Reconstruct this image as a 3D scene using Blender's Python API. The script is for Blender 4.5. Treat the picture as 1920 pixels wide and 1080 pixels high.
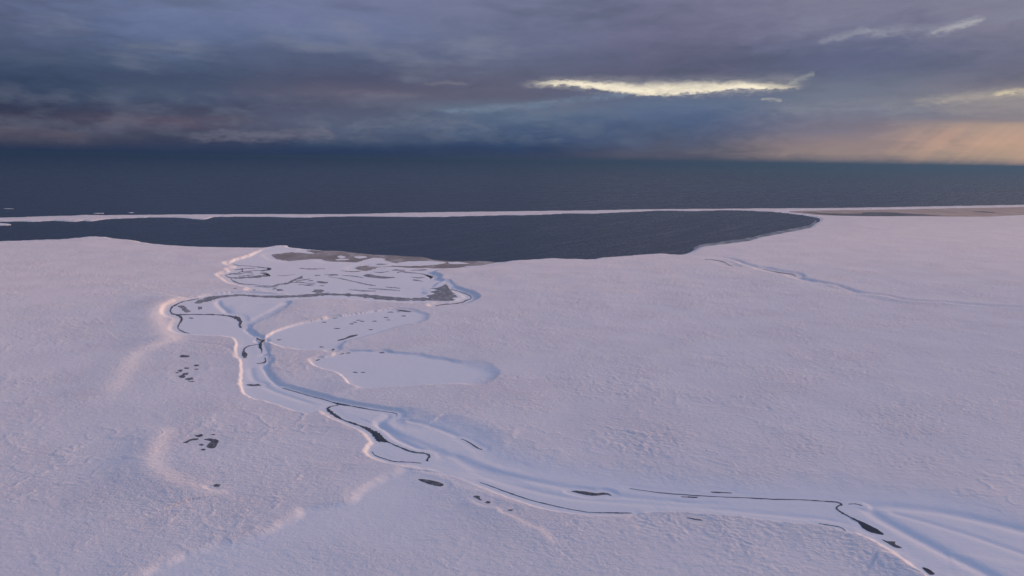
import bpy, bmesh, math, random
import numpy as np
from mathutils import Matrix, Vector

for o in list(bpy.data.objects):
    bpy.data.objects.remove(o, do_unlink=True)
scn = bpy.context.scene
col = scn.collection
R = math.radians
rng = np.random.default_rng(7)
random.seed(7)

# ------------------------------------------------------------------ camera
H = 150.0                    # the aircraft is 150 m above the sea
F = 1280.0                   # focal length in photo pixels (1920 wide)
PITCH, ROLL = 10.66, 0.84
cam_d = bpy.data.cameras.new("camera")
cam = bpy.data.objects.new("camera", cam_d)
col.objects.link(cam)
cam_d.sensor_width = 36.0
cam_d.lens = 36.0 * F / 1920.0
cam_d.clip_start = 1.0
cam_d.clip_end = 400000.0
rot = Matrix.Rotation(R(90 - PITCH), 4, 'X') @ Matrix.Rotation(R(ROLL), 4, 'Z')
cam.matrix_world = Matrix.Translation((0, 0, H)) @ rot
scn.camera = cam
RM = np.array(rot.to_3x3())

scn.view_settings.view_transform = 'Standard'
scn.view_settings.look = 'None'
scn.view_settings.gamma = 1.0
scn.view_settings.exposure = 0.0
scn.view_settings.use_curve_mapping = False

# ------------------------------------------------------------------ sun
SUN_EL, SUN_AZ = 12.0, 62.0          # degrees above the horizon / right of the view
sun_d = bpy.data.lights.new("sun", 'SUN')
sun_d.energy = 4.8
sun_d.angle = R(7.0)
sun_d.color = (1.0, 0.60, 0.36)
sun = bpy.data.objects.new("sun", sun_d)
col.objects.link(sun)
sdir = Vector((math.sin(R(SUN_AZ)) * math.cos(R(SUN_EL)), math.cos(R(SUN_AZ)) * math.cos(R(SUN_EL)), math.sin(R(SUN_EL))))
sun.rotation_euler = sdir.to_track_quat('Z', 'Y').to_euler()


def survey_dir(px, py):
    """bearing and elevation (degrees) of a sight line surveyed from the aircraft"""
    d = RM @ np.array([(px - 960) / F, -(py - 540) / F, -1.0])
    d /= np.linalg.norm(d)
    return math.degrees(math.atan2(d[0], d[1])), math.degrees(math.asin(d[2]))


def ground_at(pts, z=0.5):
    """surveyed sight lines -> metres on the ground"""
    p = np.asarray(pts, float)
    d = np.stack([(p[:, 0] - 960) / F, -(p[:, 1] - 540) / F, -np.ones(len(p))], 1) @ RM.T
    k = (z - H) / d[:, 2]
    return d[:, :2] * k[:, None]


# ------------------------------------------------------------------ world: heavy evening overcast
def lin(c):
    return tuple(((v / 255.0) / 12.92 if v / 255.0 <= 0.04045 else ((v / 255.0 + 0.055) / 1.055) ** 2.4) for v in c)


world = bpy.data.worlds.new("World")
scn.world = world
world.use_nodes = True
wn = world.node_tree
wn.nodes.clear()


class NT:
    """small helper that wires nodes of one tree"""
    def __init__(s, nt):
        s.nt = nt

    def n(s, kind, **kw):
        nd = s.nt.nodes.new(kind)
        for k, v in kw.items():
            setattr(nd, k, v)
        return nd

    def put(s, sock, v):
        if hasattr(v, 'is_linked') or isinstance(v, bpy.types.NodeSocket):
            s.nt.links.new(v, sock)
        else:
            sock.default_value = v

    def m(s, op, a, b=0.0, c=0.0, clamp=False):
        nd = s.n('ShaderNodeMath', operation=op, use_clamp=clamp)
        s.put(nd.inputs[0], a); s.put(nd.inputs[1], b); s.put(nd.inputs[2], c)
        return nd.outputs[0]

    def vm(s, op, a, b=(0, 0, 0)):
        nd = s.n('ShaderNodeVectorMath', operation=op)
        s.put(nd.inputs[0], a); s.put(nd.inputs[1], b)
        return nd.outputs[0]

    def xyz(s, x, y, z=0.0):
        nd = s.n('ShaderNodeCombineXYZ')
        s.put(nd.inputs[0], x); s.put(nd.inputs[1], y); s.put(nd.inputs[2], z)
        return nd.outputs[0]

    def noise(s, vec, scale=1.0, detail=3.0, rough=0.5, dist=0.0):
        nd = s.n('ShaderNodeTexNoise')
        s.put(nd.inputs['Vector'], vec)
        nd.inputs['Scale'].default_value = scale
        nd.inputs['Detail'].default_value = detail
        nd.inputs['Roughness'].default_value = rough
        nd.inputs['Distortion'].default_value = dist
        return nd.outputs['Fac']

    def mr(s, v, a, b, c=0.0, d=1.0, smooth=True):
        nd = s.n('ShaderNodeMapRange', interpolation_type='SMOOTHSTEP' if smooth else 'LINEAR')
        s.put(nd.inputs['Value'], v)
        for k, q in zip(('From Min', 'From Max', 'To Min', 'To Max'), (a, b, c, d)):
            s.put(nd.inputs[k], q)
        return nd.outputs['Result']

    def ramp(s, fac, stops, interp='LINEAR'):
        nd = s.n('ShaderNodeValToRGB')
        cr = nd.color_ramp
        cr.interpolation = interp
        while len(cr.elements) > 1:
            cr.elements.remove(cr.elements[-1])
        stops = sorted(stops, key=lambda q: q[0])
        cr.elements[0].position = stops[0][0]
        cr.elements[0].color = (*stops[0][1], 1)
        for p, c in stops[1:]:
            e = cr.elements.new(p)
            e.color = (*c, 1)
        s.put(nd.inputs[0], fac)
        return nd.outputs[0]

    def mix(s, f, a, b, blend='MIX'):
        nd = s.n('ShaderNodeMix', data_type='RGBA', blend_type=blend)
        s.put(nd.inputs[0], f)
        for k, q in ((6, a), (7, b)):
            if isinstance(q, tuple) and len(q) == 3:
                q = (*q, 1)
            s.put(nd.inputs[k], q)
        return nd.outputs[2]


w = NT(wn)
tc = w.n('ShaderNodeTexCoord').outputs['Generated']
sep = w.n('ShaderNodeSeparateXYZ'); w.put(sep.inputs[0], tc)
az = w.m('MULTIPLY', w.m('ARCTAN2', sep.outputs[0], sep.outputs[1]), 57.29578)
el = w.m('MULTIPLY', w.m('ARCSINE', sep.outputs[2]), 57.29578)

EL0, EL1 = -4.0, 90.0
STATIONS = {
    0: [(0, (95, 103, 135)), (60, (85, 94, 125)), (110, (68, 80, 108)), (150, (58, 70, 98)), (180, (58, 68, 94)), (200, (54, 58, 82)), (225, (66, 66, 88)), (245, (78, 75, 95)), (262, (70, 70, 90)), (275, (50, 58, 84)), (286, (32, 47, 82)), (305, (28, 44, 78))],
    320: [(0, (112, 121, 158)), (60, (103, 113, 150)), (110, (80, 92, 122)), (150, (70, 80, 108)), (180, (74, 86, 112)), (203, (72, 74, 98)), (225, (90, 82, 102)), (245, (76, 76, 100)), (262, (72, 74, 96)), (276, (56, 63, 90)), (288, (36, 52, 88)), (305, (30, 48, 84))],
    640: [(0, (118, 122, 157)), (60, (108, 116, 152)), (110, (88, 96, 126)), (150, (82, 84, 110)), (176, (98, 94, 117)), (205, (88, 90, 115)), (230, (88, 95, 120)), (255, (82, 90, 116)), (272, (58, 72, 102)), (288, (42, 57, 92)), (305, (40, 54, 86))],
    960: [(0, (118, 120, 150)), (60, (109, 113, 143)), (110, (100, 104, 132)), (150, (98, 98, 122)), (184, (98, 96, 119)), (208, (100, 113, 138)), (232, (85, 100, 130)), (258, (62, 80, 114)), (280, (50, 66, 100)), (298, (60, 68, 94))],
    1280: [(0, (119, 116, 145)), (60, (112, 109, 138)), (110, (98, 97, 124)), (145, (94, 94, 119)), (190, (98, 111, 140)), (215, (88, 102, 135)), (240, (80, 94, 127)), (265, (84, 92, 120)), (285, (92, 92, 112)), (297, (92, 88, 106)), (303, (74, 80, 98))],
    1600: [(0, (126, 123, 148)), (50, (124, 122, 149)), (100, (98, 102, 132)), (130, (101, 105, 134)), (160, (113, 118, 140)), (190, (120, 122, 140)), (215, (121, 121, 141)), (240, (127, 119, 136)), (265, (150, 131, 135)), (290, (160, 138, 135)), (299, (142, 126, 130)), (306, (104, 103, 116))],
    1920: [(0, (133, 129, 150)), (40, (128, 124, 146)), (90, (113, 113, 137)), (130, (112, 110, 133)), (160, (132, 124, 138)), (188, (152, 142, 146)), (212, (134, 125, 136)), (238, (182, 154, 142)), (262, (197, 159, 142)), (290, (188, 158, 140)), (301, (172, 148, 138)), (310, (120, 114, 122))],
}
# wind-drawn irregularity of the cloud layers (in degrees of bearing and elevation)
cl = w.xyz(w.m('MULTIPLY', az, 0.10), w.m('MULTIPLY', el, 0.55), 3.1)
n1 = w.noise(cl, 1.0, 5.0, 0.55, 0.4)
n2 = w.noise(w.xyz(w.m('MULTIPLY', az, 0.45), w.m('MULTIPLY', el, 1.6), 9.4), 1.0, 5.0, 0.6, 0.6)
n3 = w.noise(w.xyz(w.m('MULTIPLY', az, 1.2), w.m('MULTIPLY', el, 3.0), 1.7), 1.0, 4.0, 0.6, 0.3)
n4 = w.noise(w.xyz(w.m('MULTIPLY', az, 2.6), w.m('MULTIPLY', el, 7.0), 6.2), 1.0, 5.0, 0.65, 0.5)
amp = w.mr(el, 0.0, 1.2, 0.15, 1.0)
dv = w.m('ADD', w.m('MULTIPLY', w.m('SUBTRACT', n1, 0.5), 1.6), w.m('MULTIPLY', w.m('SUBTRACT', n2, 0.5), 1.1))
dv = w.m('MULTIPLY', dv, amp)
elp = w.m('ADD', el, dv)
azp = w.m('ADD', az, w.m('MULTIPLY', w.m('SUBTRACT', n2, 0.5), 7.0))
fac = w.m('DIVIDE', w.m('SUBTRACT', elp, EL0), EL1 - EL0)
ZEN = [(20, (0.195, 0.215, 0.35)), (32, (0.23, 0.26, 0.45)), (55, (0.245, 0.29, 0.505)), (90, (0.245, 0.295, 0.515))]
cur = None
prev_az = None
for sx in sorted(STATIONS):
    stops = []
    for py, c in STATIONS[sx]:
        a, e = survey_dir(sx, py)
        stops.append(((e - EL0) / (EL1 - EL0), lin(c)))
    for e, c in ZEN:
        stops.append(((e - EL0) / (EL1 - EL0), c))
    rc = w.ramp(fac, stops)
    a0 = survey_dir(sx, 200)[0]
    if cur is None:
        cur = rc
    else:
        cur = w.mix(w.mr(azp, prev_az, a0), cur, rc)
    prev_az = a0
# past the right edge the low sun glows through the cloud deck
glow = w.m('MULTIPLY', w.m('MULTIPLY', w.mr(az, 38.0, 58.0), w.mr(az, 100.0, 70.0)), w.mr(el, 26.0, 4.0))
cur = w.mix(w.m('MULTIPLY', glow, 0.6), cur, (0.9, 0.55, 0.33))


def streak(cur, pts, colour, strength, rag=0.25, inner=0.35, torn=0.6):
    """a long thin streak of clouds or a gap: pts = (px, py, half height above, half height below) in surveyed sight lines"""
    dirs = [(survey_dir(p[0], p[1]), p[2] * 0.0437, p[3] * 0.0437) for p in pts]
    a_min, a_max = dirs[0][0][0], dirs[-1][0][0]
    t = w.m('DIVIDE', w.m('SUBTRACT', az, a_min), a_max - a_min)
    rc = w.ramp(t, [((d[0][0] - a_min) / (a_max - a_min), (d[0][1] / 20.0, d[1], d[2])) for d in dirs])
    sp = w.n('ShaderNodeSeparateColor'); w.put(sp.inputs[0], rc)
    wob = w.m('ADD', w.m('MULTIPLY', w.m('SUBTRACT', n3, 0.5), rag * 2.2), w.m('MULTIPLY', w.m('SUBTRACT', n4, 0.5), rag * 0.9))
    d = w.m('ADD', w.m('SUBTRACT', el, w.m('MULTIPLY', sp.outputs[0], 20.0)), wob)
    up = w.m('DIVIDE', d, w.m('MAXIMUM', sp.outputs[1], 0.004))
    dn = w.m('DIVIDE', w.m('MULTIPLY', d, -1.0), w.m('MAXIMUM', sp.outputs[2], 0.004))
    mask = w.m('MULTIPLY', w.mr(up, 1.0, 0.0), w.mr(dn, 1.0, inner))
    mask = w.m('MULTIPLY', mask, w.m('MULTIPLY', w.mr(t, 0.0, 0.12), w.mr(t, 1.0, 0.9)))
    mask = w.m('MULTIPLY', mask, w.mr(w.m('ADD', w.m('MULTIPLY', n2, 0.6), w.m('MULTIPLY', n3, 0.4)), 0.38, 0.58, 1.0 - torn, 1.0))
    return w.mix(w.m('MULTIPLY', mask, strength), cur, lin(colour))


cur = streak(cur, [(960, 160, 8, 6), (1030, 158, 18, 10), (1130, 160, 22, 20), (1230, 168, 30, 20), (1330, 170, 34, 16), (1440, 164, 30, 14), (1530, 156, 26, 8)], (180, 170, 170), 0.65, 0.3, 0.0)
cur = streak(cur, [(985, 156, 4, 4), (1060, 155, 8, 5), (1130, 162, 11, 9), (1200, 169, 15, 11), (1250, 170, 20, 11), (1300, 169, 20, 9), (1380, 163, 13, 5), (1450, 163, 8, 4), (1512, 164, 4, 4)], (253, 236, 214), 1.0, 0.26, 0.3, 0.25)
cur = streak(cur, [(1475, 158, 4, 4), (1500, 148, 10, 8), (1530, 138, 6, 4)], (185, 183, 180), 0.5, 0.25, 0.0)
cur = streak(cur, [(1425, 186, 3, 3), (1446, 186, 5, 5), (1468, 188, 3, 3)], (195, 184, 178), 0.6, 0.15, 0.0)
cur = streak(cur, [(1530, 78, 5, 6), (1580, 68, 13, 10), (1612, 58, 8, 8), (1640, 56, 3, 3)], (160, 160, 172), 0.5, 0.3, 0.0)
cur = streak(cur, [(1610, 62, 6, 10), (1690, 56, 14, 14), (1760, 56, 12, 14), (1800, 46, 12, 12), (1850, 30, 6, 6)], (162, 160, 174), 0.5, 0.3, 0.0)
cur = streak(cur, [(1740, 62, 4, 4), (1775, 52, 8, 7), (1830, 40, 7, 7), (1852, 34, 3, 3)], (186, 182, 186), 0.5, 0.3, 0.0)
cur = streak(cur, [(1700, 192, 8, 8), (1800, 184, 14, 12), (1880, 176, 14, 12), (1990, 170, 10, 10)], (182, 168, 160), 0.6, 0.3, 0.0)
cur = streak(cur, [(1855, 178, 3, 3), (1890, 173, 7, 5), (1960, 168, 8, 6), (2050, 160, 5, 5)], (228, 208, 178), 0.8, 0.25, 0.05)
cur = streak(cur, [(790, 158, 4, 4), (840, 156, 8, 6), (880, 157, 4, 4)], (122, 116, 132), 0.6, 0.2, 0.0)
cur = streak(cur, [(600, 176, 5, 5), (680, 173, 9, 9), (760, 176, 7, 8), (800, 178, 4, 4)], (112, 106, 125), 0.6, 0.25, 0.0)
# lit crests of the low cumulus bank
cur = streak(cur, [(-120, 240, 4, 20), (30, 240, 7, 26), (110, 246, 6, 24), (180, 256, 4, 18)], (92, 86, 103), 0.7, 0.3, 0.1)
cur = streak(cur, [(180, 228, 14, 16), (260, 226, 16, 16), (350, 230, 15, 20), (380, 240, 6, 10)], (98, 86, 106), 0.5, 0.35, 0.0)
cur = streak(cur, [(340, 254, 4, 14), (420, 249, 7, 20), (480, 251, 6, 20), (550, 246, 8, 24), (600, 242, 8, 26), (640, 256, 4, 16)], (108, 104, 124), 0.75, 0.5, 0.15)
cur = streak(cur, [(630, 240, 6, 20), (700, 226, 10, 26), (790, 222, 9, 26), (860, 228, 8, 24), (940, 240, 6, 16)], (106, 112, 134), 0.6, 0.5, 0.0)
cur = streak(cur, [(800, 208, 5, 9), (900, 204, 8, 12), (1000, 196, 8, 12), (1090, 184, 8, 12), (1160, 178, 6, 10), (1200, 182, 3, 3)], (118, 132, 156), 0.7, 0.2, 0.0)
cur = streak(cur, [(1430, 210, 8, 8), (1540, 204, 18, 18), (1650, 200, 20, 22), (1760, 204, 14, 14)], (138, 138, 152), 0.45, 0.6, 0.0)
# lumpy low cloud bank over the left and middle of the sea
lump = w.noise(w.xyz(w.m('MULTIPLY', az, 0.36), w.m('MULTIPLY', el, 0.95), 4.4), 1.0, 6.0, 0.52, 0.15)
lumps = w.m('MULTIPLY', w.mr(lump, 0.42, 0.66), w.m('MULTIPLY', w.mr(el, 0.9, 1.7), w.mr(el, 5.2, 3.6)))
lumps = w.m('MULTIPLY', lumps, w.mr(az, 20.0, 2.0))
cur = w.mix(w.m('MULTIPLY', lumps, 0.28), cur, lin((116, 120, 138)))
lump2 = w.noise(w.xyz(w.m('MULTIPLY', az, 0.11), w.m('MULTIPLY', w.m('ADD', el, w.m('MULTIPLY', az, -0.03)), 0.42), 8.4), 1.0, 6.0, 0.52, 0.25)
cur = w.mix(w.m('MULTIPLY', w.m('MULTIPLY', w.mr(lump2, 0.50, 0.30), w.mr(el, 3.5, 6.0)), 0.42), cur, lin((80, 88, 110)))
cur = w.mix(w.m('MULTIPLY', w.m('MULTIPLY', w.mr(lump2, 0.55, 0.75), w.mr(el, 3.5, 6.0)), 0.35), cur, lin((136, 138, 156)))
# fine cloud grain
shade = w.m('ADD', 0.86, w.m('MULTIPLY', w.m('ADD', w.m('MULTIPLY', n2, 0.6), w.m('MULTIPLY', n1, 0.4)), 0.28))
shade = w.m('ADD', 1.0, w.m('MULTIPLY', w.m('SUBTRACT', shade, 1.0), amp))
cur = w.mix(1.0, cur, w.xyz(w.m('MULTIPLY', shade, 0.96), w.m('MULTIPLY', shade, 1.01), w.m('MULTIPLY', shade, 0.98)), 'MULTIPLY')
# slanting rays under the cloud at the right
ray = w.noise(w.xyz(w.m('ADD', w.m('MULTIPLY', az, 0.7), w.m('MULTIPLY', el, -0.75)), 0.0, 0.0), 0.9, 2.0, 0.5)
raym = w.m('MULTIPLY', w.m('MULTIPLY', w.mr(az, 26.0, 34.0), w.mr(el, 3.2, 2.0)), w.mr(ray, 0.4, 0.65))
cur = w.mix(w.m('MULTIPLY', raym, 0.35), cur, lin((215, 172, 148)))
skyt = w.n('ShaderNodeTexSky', sky_type='NISHITA')
skyt.sun_disc = False
skyt.sun_elevation = R(SUN_EL)
skyt.sun_rotation = R(SUN_AZ)
bg1 = w.n('ShaderNodeBackground'); w.put(bg1.inputs[0], cur); bg1.inputs[1].default_value = 1.0
bg2 = w.n('ShaderNodeBackground'); w.put(bg2.inputs[0], skyt.outputs[0])
w.put(bg2.inputs[1], w.mr(el, 14.0, 45.0, 0.0, 0.02))     # thin blue showing through overhead
add = w.n('ShaderNodeAddShader'); w.put(add.inputs[0], bg1.outputs[0]); w.put(add.inputs[1], bg2.outputs[0])
wo = w.n('ShaderNodeOutputWorld'); w.put(wo.inputs[0], add.outputs[0])


# ------------------------------------------------------------------ tools
def tag(o, label=None, cat=None, group=None, kind=None):
    for k, v in (('label', label), ('category', cat), ('group', group), ('kind', kind)):
        if v:
            o[k] = v
    return o


def curve(pts, closed=False, n=5):
    """Catmull-Rom through the surveyed points"""
    p = np.asarray(pts, float)
    m = len(p)
    out = []
    last = m if closed else m - 1
    for i in range(last):
        a = p[(i - 1) % m] if (closed or i > 0) else p[i]
        b, c = p[i], p[(i + 1) % m]
        d = p[(i + 2) % m] if (closed or i + 2 < m) else c
        for k in range(n):
            t = k / n
            q = 0.5 * (2 * b + (c - a) * t + (2 * a - 5 * b + 4 * c - d) * t * t + (3 * b - a - 3 * c + d) * t ** 3)
            out.append(q)
    if not closed:
        out.append(p[-1])
    return np.array(out)


def rough(p, ax, ay, rg, closed=True):
    j = rg.normal(size=p.shape) * np.array([ax, ay])
    if not closed:
        j[0] = j[-1] = 0
    return p + j


def ribbon(pts, wscale=1.0, n=6, rg=None):
    """(px, py, half width) -> closed outline"""
    c = curve(pts, False, n)
    d = np.gradient(c[:, :2], axis=0)
    # the strip is seen very obliquely: offset mostly in depth for level reaches
    nrm = np.stack([-d[:, 1], d[:, 0]], 1)
    nrm /= np.maximum(np.linalg.norm(nrm, axis=1), 1e-6)[:, None]
    hw = np.maximum(c[:, 2], 0.12)[:, None] * wscale
    if rg is not None:
        hw = hw * (1 + 0.25 * rg.normal(size=hw.shape)).clip(0.3, 2.0)
        c = c + 0.25 * rg.normal(size=c.shape) * np.array([1.6, 0.6, 0])
    return np.concatenate([c[:, :2] + nrm * hw, (c[:, :2] - nrm * hw)[::-1]])


def polydist(X, Y, poly, margin):
    """signed distance (inside negative) to a closed outline; beyond the margin: margin"""
    out = np.full(X.shape, margin, np.float32)
    lo, hi = poly.min(0) - margin, poly.max(0) + margin
    idx = np.nonzero((X > lo[0]) & (X < hi[0]) & (Y > lo[1]) & (Y < hi[1]))[0]
    if len(idx) == 0:
        return out
    x, y = X[idx], Y[idx]
    best = np.full(x.shape, 1e12, np.float32)
    ins = np.zeros(x.shape, bool)
    m = len(poly)
    for i in range(m):
        ax, ay = poly[i]
        bx, by = poly[(i + 1) % m]
        ex, ey = bx - ax, by - ay
        L = ex * ex + ey * ey + 1e-9
        t = ((x - ax) * ex + (y - ay) * ey) / L
        np.clip(t, 0, 1, out=t)
        dd = (x - ax - t * ex) ** 2 + (y - ay - t * ey) ** 2
        np.minimum(best, dd, out=best)
        if ay != by:
            ins ^= ((ay > y) != (by > y)) & (x < (bx - ax) * (y - ay) / (by - ay) + ax)
    d = np.sqrt(best)
    d[ins] *= -1
    out[idx] = np.minimum(d, margin)
    return out


def linedist(X, Y, line, margin):
    """distance, side (+1 left of the direction of travel) and 0..1 place along an open line"""
    D = np.full(X.shape, margin, np.float32)
    S = np.ones(X.shape, np.float32)
    T = np.zeros(X.shape, np.float32)
    lo, hi = line.min(0) - margin, line.max(0) + margin
    idx = np.nonzero((X > lo[0]) & (X < hi[0]) & (Y > lo[1]) & (Y < hi[1]))[0]
    if len(idx) == 0:
        return D, S, T
    x, y = X[idx], Y[idx]
    best = np.full(x.shape, 1e12, np.float32)
    s = np.ones(x.shape, np.float32)
    bc = np.zeros(x.shape, np.float32)
    tt = np.zeros(x.shape, np.float32)
    m = len(line) - 1
    for i in range(m):
        ax, ay = line[i]
        bx, by = line[i + 1]
        ex, ey = bx - ax, by - ay
        L = ex * ex + ey * ey + 1e-9
        t = np.clip(((x - ax) * ex + (y - ay) * ey) / L, 0, 1)
        dd = (x - ax - t * ex) ** 2 + (y - ay - t * ey) ** 2
        cr = ex * (y - ay) - ey * (x - ax)
        ac = np.abs(cr) / math.sqrt(L)
        k = (dd < best * 0.9995) | ((dd < best * 1.0005 + 1e-6) & (ac > bc))
        bc[k] = ac[k]
        best[k] = dd[k]
        s[k] = np.where(cr[k] > 0, 1, -1)
        tt[k] = (i + t[k]) / m
    D[idx] = np.minimum(np.sqrt(best), margin)
    S[idx] = s
    T[idx] = tt
    return D, S, T


def sstep(v, a, b):
    t = np.clip((v - a) / (b - a), 0, 1)
    return t * t * (3 - 2 * t)


_perm = np.random.default_rng(11).permutation(4096).astype(np.int64)
_ang = np.random.default_rng(12).random(4096) * 2 * np.pi
_gx, _gy = np.cos(_ang).astype(np.float32), np.sin(_ang).astype(np.float32)


def perlin(x, y):
    xi, yi = np.floor(x).astype(np.int64), np.floor(y).astype(np.int64)
    xf, yf = (x - xi).astype(np.float32), (y - yi).astype(np.float32)
    u, v = xf * xf * xf * (xf * (xf * 6 - 15) + 10), yf * yf * yf * (yf * (yf * 6 - 15) + 10)

    def g(ix, iy, dx, dy):
        h = _perm[(_perm[ix & 4095] + iy) & 4095]
        return _gx[h] * dx + _gy[h] * dy
    a = g(xi, yi, xf, yf); b = g(xi + 1, yi, xf - 1, yf)
    c = g(xi, yi + 1, xf, yf - 1); d = g(xi + 1, yi + 1, xf - 1, yf - 1)
    return (a + (b - a) * u) * (1 - v) + (c + (d - c) * u) * v


def fbm(x, y, s, o=3):
    r = 0; k = 1.0
    for i in range(o):
        r = r + perlin(x / s + 31.7 * i, y / s - 17.3 * i) * k
        s *= 0.5; k *= 0.5
    return r


# ------------------------------------------------------------------ the survey of the coast
SHORE = [(-900, 470), (-300, 458), (0, 451), (60, 449), (110, 447.5), (150, 444.5), (165, 442.5), (195, 443), (215, 446), (250, 449), (280, 455), (340, 460), (400, 462), (470, 463), (500, 462), (515, 459), (538, 458.8), (543, 462), (575, 466), (640, 471), (700, 477), (790, 482), (812, 487), (860, 490), (925, 491), (965, 487), (1000, 485), (1040, 483), (1110, 485), (1125, 482), (1180, 478), (1220, 475), (1240, 474), (1258, 475.5), (1276, 476), (1287, 474), (1300, 469), (1315, 462), (1360, 456), (1405, 450), (1418, 446), (1440, 441), (1462, 437), (1500, 430), (1520, 425.5), (1524, 421), (1534, 416), (1538, 412), (1535, 408.5), (1520, 405), (1490, 401)]
SPIT_IN = [(1450, 397.3), (1410, 395.4), (1360, 394.3), (1300, 395.5), (1240, 395), (1170, 398), (1120, 400), (1060, 400.5), (1040, 401.5), (1000, 403), (930, 404), (850, 406), (820, 407), (760, 406.5), (640, 406), (560, 408), (500, 406.5), (430, 406.5), (400, 407), (385, 411.5), (368, 411), (330, 408), (280, 408), (240, 409.5), (200, 411), (170, 415), (155, 414), (138, 416), (100, 414), (62, 416), (40, 415), (0, 416), (-300, 423), (-900, 436)]
SPIT_SEA = [(-900, 421), (-300, 413), (0, 408.5), (50, 407), (100, 405.5), (130, 405), (150, 403.5), (200, 404), (300, 403), (390, 402.5), (480, 402), (640, 402), (750, 399.5), (850, 398), (1000, 396), (1100, 395), (1200, 393), (1400, 391.3), (1600, 389.8), (1920, 384.2), (2300, 377.5), (2600, 373)]
rg = np.random.default_rng(3)
LAGOON = np.concatenate([ground_at(rough(curve(SHORE, False, 6), 0.7, 0.22, rg, False), 1.2),
                         ground_at(rough(curve(SPIT_IN, False, 6), 0.7, 0.12, rg, False), 0.2)])
seaside = np.array([0, 14.0]) + ground_at(rough(curve(SPIT_SEA, False, 9), 0.8, 0.10, rg, False), 0.3)

# floors of the river valley, the delta and the two oxbow lakes
RIVER = [(341, 566), (323, 576), (318, 588), (327, 594), (341, 600), (334, 617), (346, 627), (385, 630), (425, 632), (444, 640), (447, 665), (455, 685), (455, 712), (458, 735), (464, 743), (480, 751), (500, 754), (540, 768), (575, 778), (608, 773), (650, 797), (690, 815), (703, 832), (695, 843), (698, 855), (720, 865), (745, 870), (790, 876), (830, 887), (870, 900), (910, 917), (960, 936), (1010, 953), (1060, 962), (1110, 966), (1180, 966), (1240, 962), (1330, 966), (1480, 982), (1560, 990), (1610, 1001), (1650, 1019), (1690, 1045), (1730, 1073), (1790, 1120), (1900, 1230), (2300, 1230), (2300, 1085), (1920, 1012), (1800, 972), (1700, 956), (1625, 951), (1575, 945), (1450, 939), (1350, 935), (1280, 931), (1200, 922), (1130, 915), (1050, 900), (980, 885), (930, 868), (895, 845), (868, 827), (840, 815), (790, 806), (756, 800), (742, 792), (748, 782), (735, 776), (680, 767), (625, 756), (570, 742), (535, 730), (508, 712), (500, 695), (502, 672), (497, 655), (492, 640), (476, 628), (462, 615), (470, 606), (500, 590), (535, 572), (541, 565), (640, 562), (760, 569), (826, 566), (880, 566), (884, 559), (850, 538), (838, 526), (814, 538), (806, 551), (760, 556), (700, 552), (620, 549), (540, 553), (450, 550), (390, 556)]
DELTA = [(517, 463), (497, 467), (475, 478), (440, 490), (434, 494), (446, 500), (430, 510), (420, 515), (430, 521), (440, 531), (470, 541), (530, 551), (580, 552), (640, 552), (700, 555), (760, 559), (810, 555), (836, 532), (818, 522), (808, 514), (822, 506), (860, 500), (925, 491), (925, 484), (860, 470), (700, 462), (600, 455)]
OXBOW1 = [(500, 638), (514, 626), (560, 610), (600, 602), (640, 595), (700, 586), (740, 582), (775, 586), (787, 593), (780, 603), (740, 615), (700, 627), (670, 636), (645, 640), (630, 647), (622, 656), (600, 657), (560, 656), (530, 651), (510, 644)]
OXBOW2 = [(587, 679), (610, 672), (640, 665), (660, 660), (700, 660), (760, 666), (830, 677), (870, 688), (897, 702), (888, 711), (850, 718), (800, 722), (720, 727), (680, 729), (658, 722), (650, 712), (635, 700), (600, 690)]


def floorpoly(pts, z, seed):
    return ground_at(rough(curve(pts, True, 5), 0.5, 0.25, np.random.default_rng(seed)), z)


FLOORS = [  # outline, level, bank width, margin, wider banks at (x, y, radius, extra width)
    (floorpoly(DELTA, 1.2, 2), 1.0, 4.0, [((870, 545), 40, 6)]),
    (floorpoly(RIVER, 1.3, 1), 2.0, 2.4, [((318, 590), 28, 10), ((330, 615), 25, 8), ((500, 590), 32, 14), ((870, 548), 30, 5), ((1750, 965), 160, 8), ((800, 800), 60, 8)]),
    (floorpoly(OXBOW1, 1.3, 3), 1.8, 2.0, [((790, 597), 22, 14), ((630, 648), 14, 12)]),
    (floorpoly(OXBOW2, 1.3, 4), 1.6, 2.5, [((905, 700), 45, 24), ((800, 668), 60, 6)]),
]


def to_lines(pts, z=1.5, n=5, seed=0, a=0.4):
    return ground_at(rough(curve(pts, False, n), a, a * 0.5, np.random.default_rng(seed), False), z)


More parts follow.
